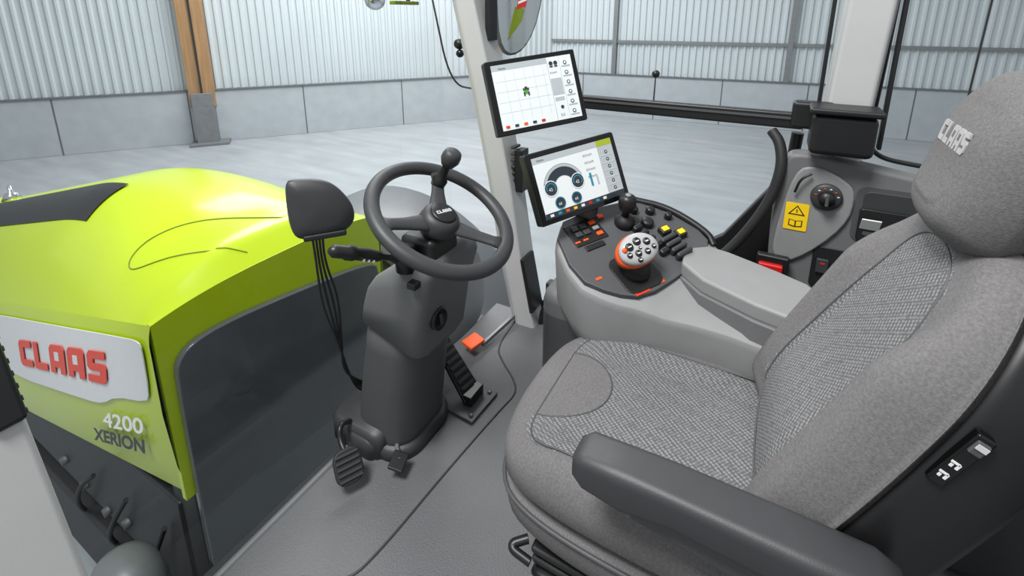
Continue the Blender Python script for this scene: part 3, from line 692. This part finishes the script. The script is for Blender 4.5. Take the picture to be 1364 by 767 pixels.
tube('support_arm',[F2@Vector((.2,.05,-.04)),F2@Vector((.2,.0,-.07)),(.42,.50,.80),(.42,.47,.78)],.02,'black',g2)
lathe('rotary_clamp',[(0,-.03),(.03,-.03),(.03,.03),(0,.03)],F2@Matrix.Translation((.2,.0,-.06)),'plastd',g2,n=20)

# ------------------------------------------------------------------ right side panel
sp=group('side_control_panel')
FP=FR((.80,0,0),(0,-1,0),(0,0,1))
po=chaikin([(.03,.68,0),(.04,.98,0),(.09,1.01,0),(.25,.99,0),(.48,.955,0),(.62,.94,0),(.62,.35,0),(.2,.35,0),(.06,.45,0)],2)
prism('panel_body',[(p.x,p.y) for p in po],FP,-.085,0,'plast',sp,bevel=.015)
po=chaikin([(.05,.72,0),(.08,.95,0),(.14,.975,0),(.22,.94,0),(.26,.90,0),(.25,.78,0),(.12,.62,0),(.05,.62,0)],2)
prism('raised_fascia',[(p.x,p.y) for p in po],FP,0,.015,'plastl',sp,bevel=.008)
prism('recess_frame',rrect(.30,.19,.03,.41,.83),FP,0,.003,'plastd',sp,bevel=.002)
prism('storage_recess',rrect(.26,.16,.02,.41,.83),FP,0,.006,'plastdd',sp,bevel=.004)
lathe('rotary_switch_ring',[(0,0),(.045,0),(.045,.01),(.036,.015),(0,.015)],FP@Matrix.Translation((.18,.875,.014)),'plastdd',sp,n=32)
lathe('rotary_switch',[(0,0),(.024,0),(.022,.025),(0,.028)],FP@Matrix.Translation((.18,.875,.028)),'black',sp,n=24)
box('switch_pointer',(.18,.875,.058),(.01,.04,.006),'plastd',sp,FP)
for i in range(6):
    a=radians(30*i+15); box('switch_scale',(.18+.032*cos(a),.875+.032*sin(a),.031),(.006,.003,.001),'orange' if i%2 else 'white',sp,FP,bevel=0)
prism('warning_label',rrect(.068,.096,.004,.105,.79),FP,.016,.018,'yellow',sp)
Ft=FP@Matrix.Translation((0,0,.0185))
prism('warning_triangle',[(.080,.797),(.130,.797),(.105,.831)],Ft,0,.0006,'black',sp)
prism('warning_triangle_inner',[(.087,.8005),(.123,.8005),(.105,.8255)],Ft,.0006,.001,'yellow',sp)
box('exclamation',(.105,.811,.0013),(.003,.012,.0006),'black',sp,Ft,bevel=0)
prism('manual_icon',[(.085,.757),(.104,.753),(.125,.757),(.125,.780),(.105,.776),(.085,.780)],Ft,0,.0006,'black',sp)
prism('manual_page',[(.088,.760),(.103,.757),(.103,.774),(.088,.777)],Ft,.0006,.001,'yellow',sp)
prism('manual_page',[(.107,.757),(.122,.760),(.122,.777),(.107,.774)],Ft,.0006,.001,'yellow',sp)
tube('sensor_cable',[FP@Vector((.13,.95,.03)),FP@Vector((.10,.93,.04)),FP@Vector((.09,.88,.03))],.004,'black',sp)
prism('label_printer',rrect(.13,.11,.01,.34,.80),FP,.006,.02,'black',sp,bevel=.004)
rbox('paper_slip',(.768,-.305,.81),(.05,.045,.004),'white',sp,(0,-1,0),(-.5,.0,.85),bevel=0)
prism('printer_slot',rrect(.10,.012,.004,.34,.775),FP,.02,.022,'plastd',sp)
prism('lower_recess',rrect(.22,.15,.015,.28,.62),FP,0,.006,'black',sp,bevel=.003)
for i in range(3):
    prism('rocker_switch',rrect(.035,.05,.004,.20+.045*i,.63-.01*i),FP,.006,.018,'plastdd',sp,bevel=.003)
    box('switch_lamp',(.20+.045*i,.64-.01*i,.019),(.012,.006,.002),['redp','green','white'][i],sp,FP,bevel=0)
g=group('emergency_hammer')
box('holder',(.763,-.055,.60),(.03,.10,.09),'black',g,bevel=.008)
box('hammer_head',(.742,-.05,.605),(.022,.075,.03),'redp',g,bevel=.006)
box('hammer_handle',(.742,-.03,.57),(.02,.02,.07),'redp',g,bevel=.006)

g=group('cab_rear_shade_wall')
box('rear_console',(.60,-.85,.45),(.4,.7,.9),'plastdd',g,bevel=.04)
box('rear_shade_panel',(0,-1.15,.35),(1.7,.08,.8),'black',g,bevel=.02)  # unseen dark panel, added to shade the seat from behind

# ------------------------------------------------------------------ lights / world
Wd=bpy.data.worlds.new('world'); S.world=Wd; Wd.use_nodes=True
nt=Wd.node_tree; bg=nt.nodes['Background']; bg.inputs[0].default_value=(.93,.97,1,1); bg.inputs[1].default_value=.54
def area(name,loc,tgt,size,power,col=(1,1,1)):
    l=bpy.data.lights.new(name,'AREA'); l.energy=power; l.size=size; l.color=col; o=bpy.data.objects.new(name,l); COL.objects.link(o)
    o.location=loc; o.rotation_euler=(Vector(tgt)-Vector(loc)).to_track_quat('-Z','Y').to_euler()
area('added_area_light',(-2.2,1.2,5.5),(0.1,.6,.3),1.6,370)  # added key light above the cab for contrast, not a real fitting
area('added_area_light.001',(7,7,8.5),(10,9,-2),7,1900)  # added light that keeps the hall walls bright, not a real fitting

# ------------------------------------------------------------------ camera
cd=bpy.data.cameras.new('camera'); cam=bpy.data.objects.new('camera',cd); COL.objects.link(cam); S.camera=cam
cd.sensor_width=36; cd.lens=36*640/1364; cd.shift_y=-(383.5-180)/1364; cd.clip_start=.02
a=radians(29.1); p=atan(.25); d=Vector((cos(a)*cos(p),sin(a)*cos(p),-sin(p)))
cam.location=(-1.0,0,1.45); cam.rotation_euler=d.to_track_quat('-Z','Y').to_euler()

bpy.context.view_layer.update()
for e in [o for o in COL.objects if o.type=='EMPTY']:
    ch_=list(e.children)
    if not ch_: continue
    pts=[c.matrix_world@Vector(b) for c in ch_ for b in c.bound_box]
    c=sum(pts,Vector((0,0,0)))/len(pts)
    e.location=c
    for k in ch_: k.matrix_parent_inverse=Matrix.Translation(-c)
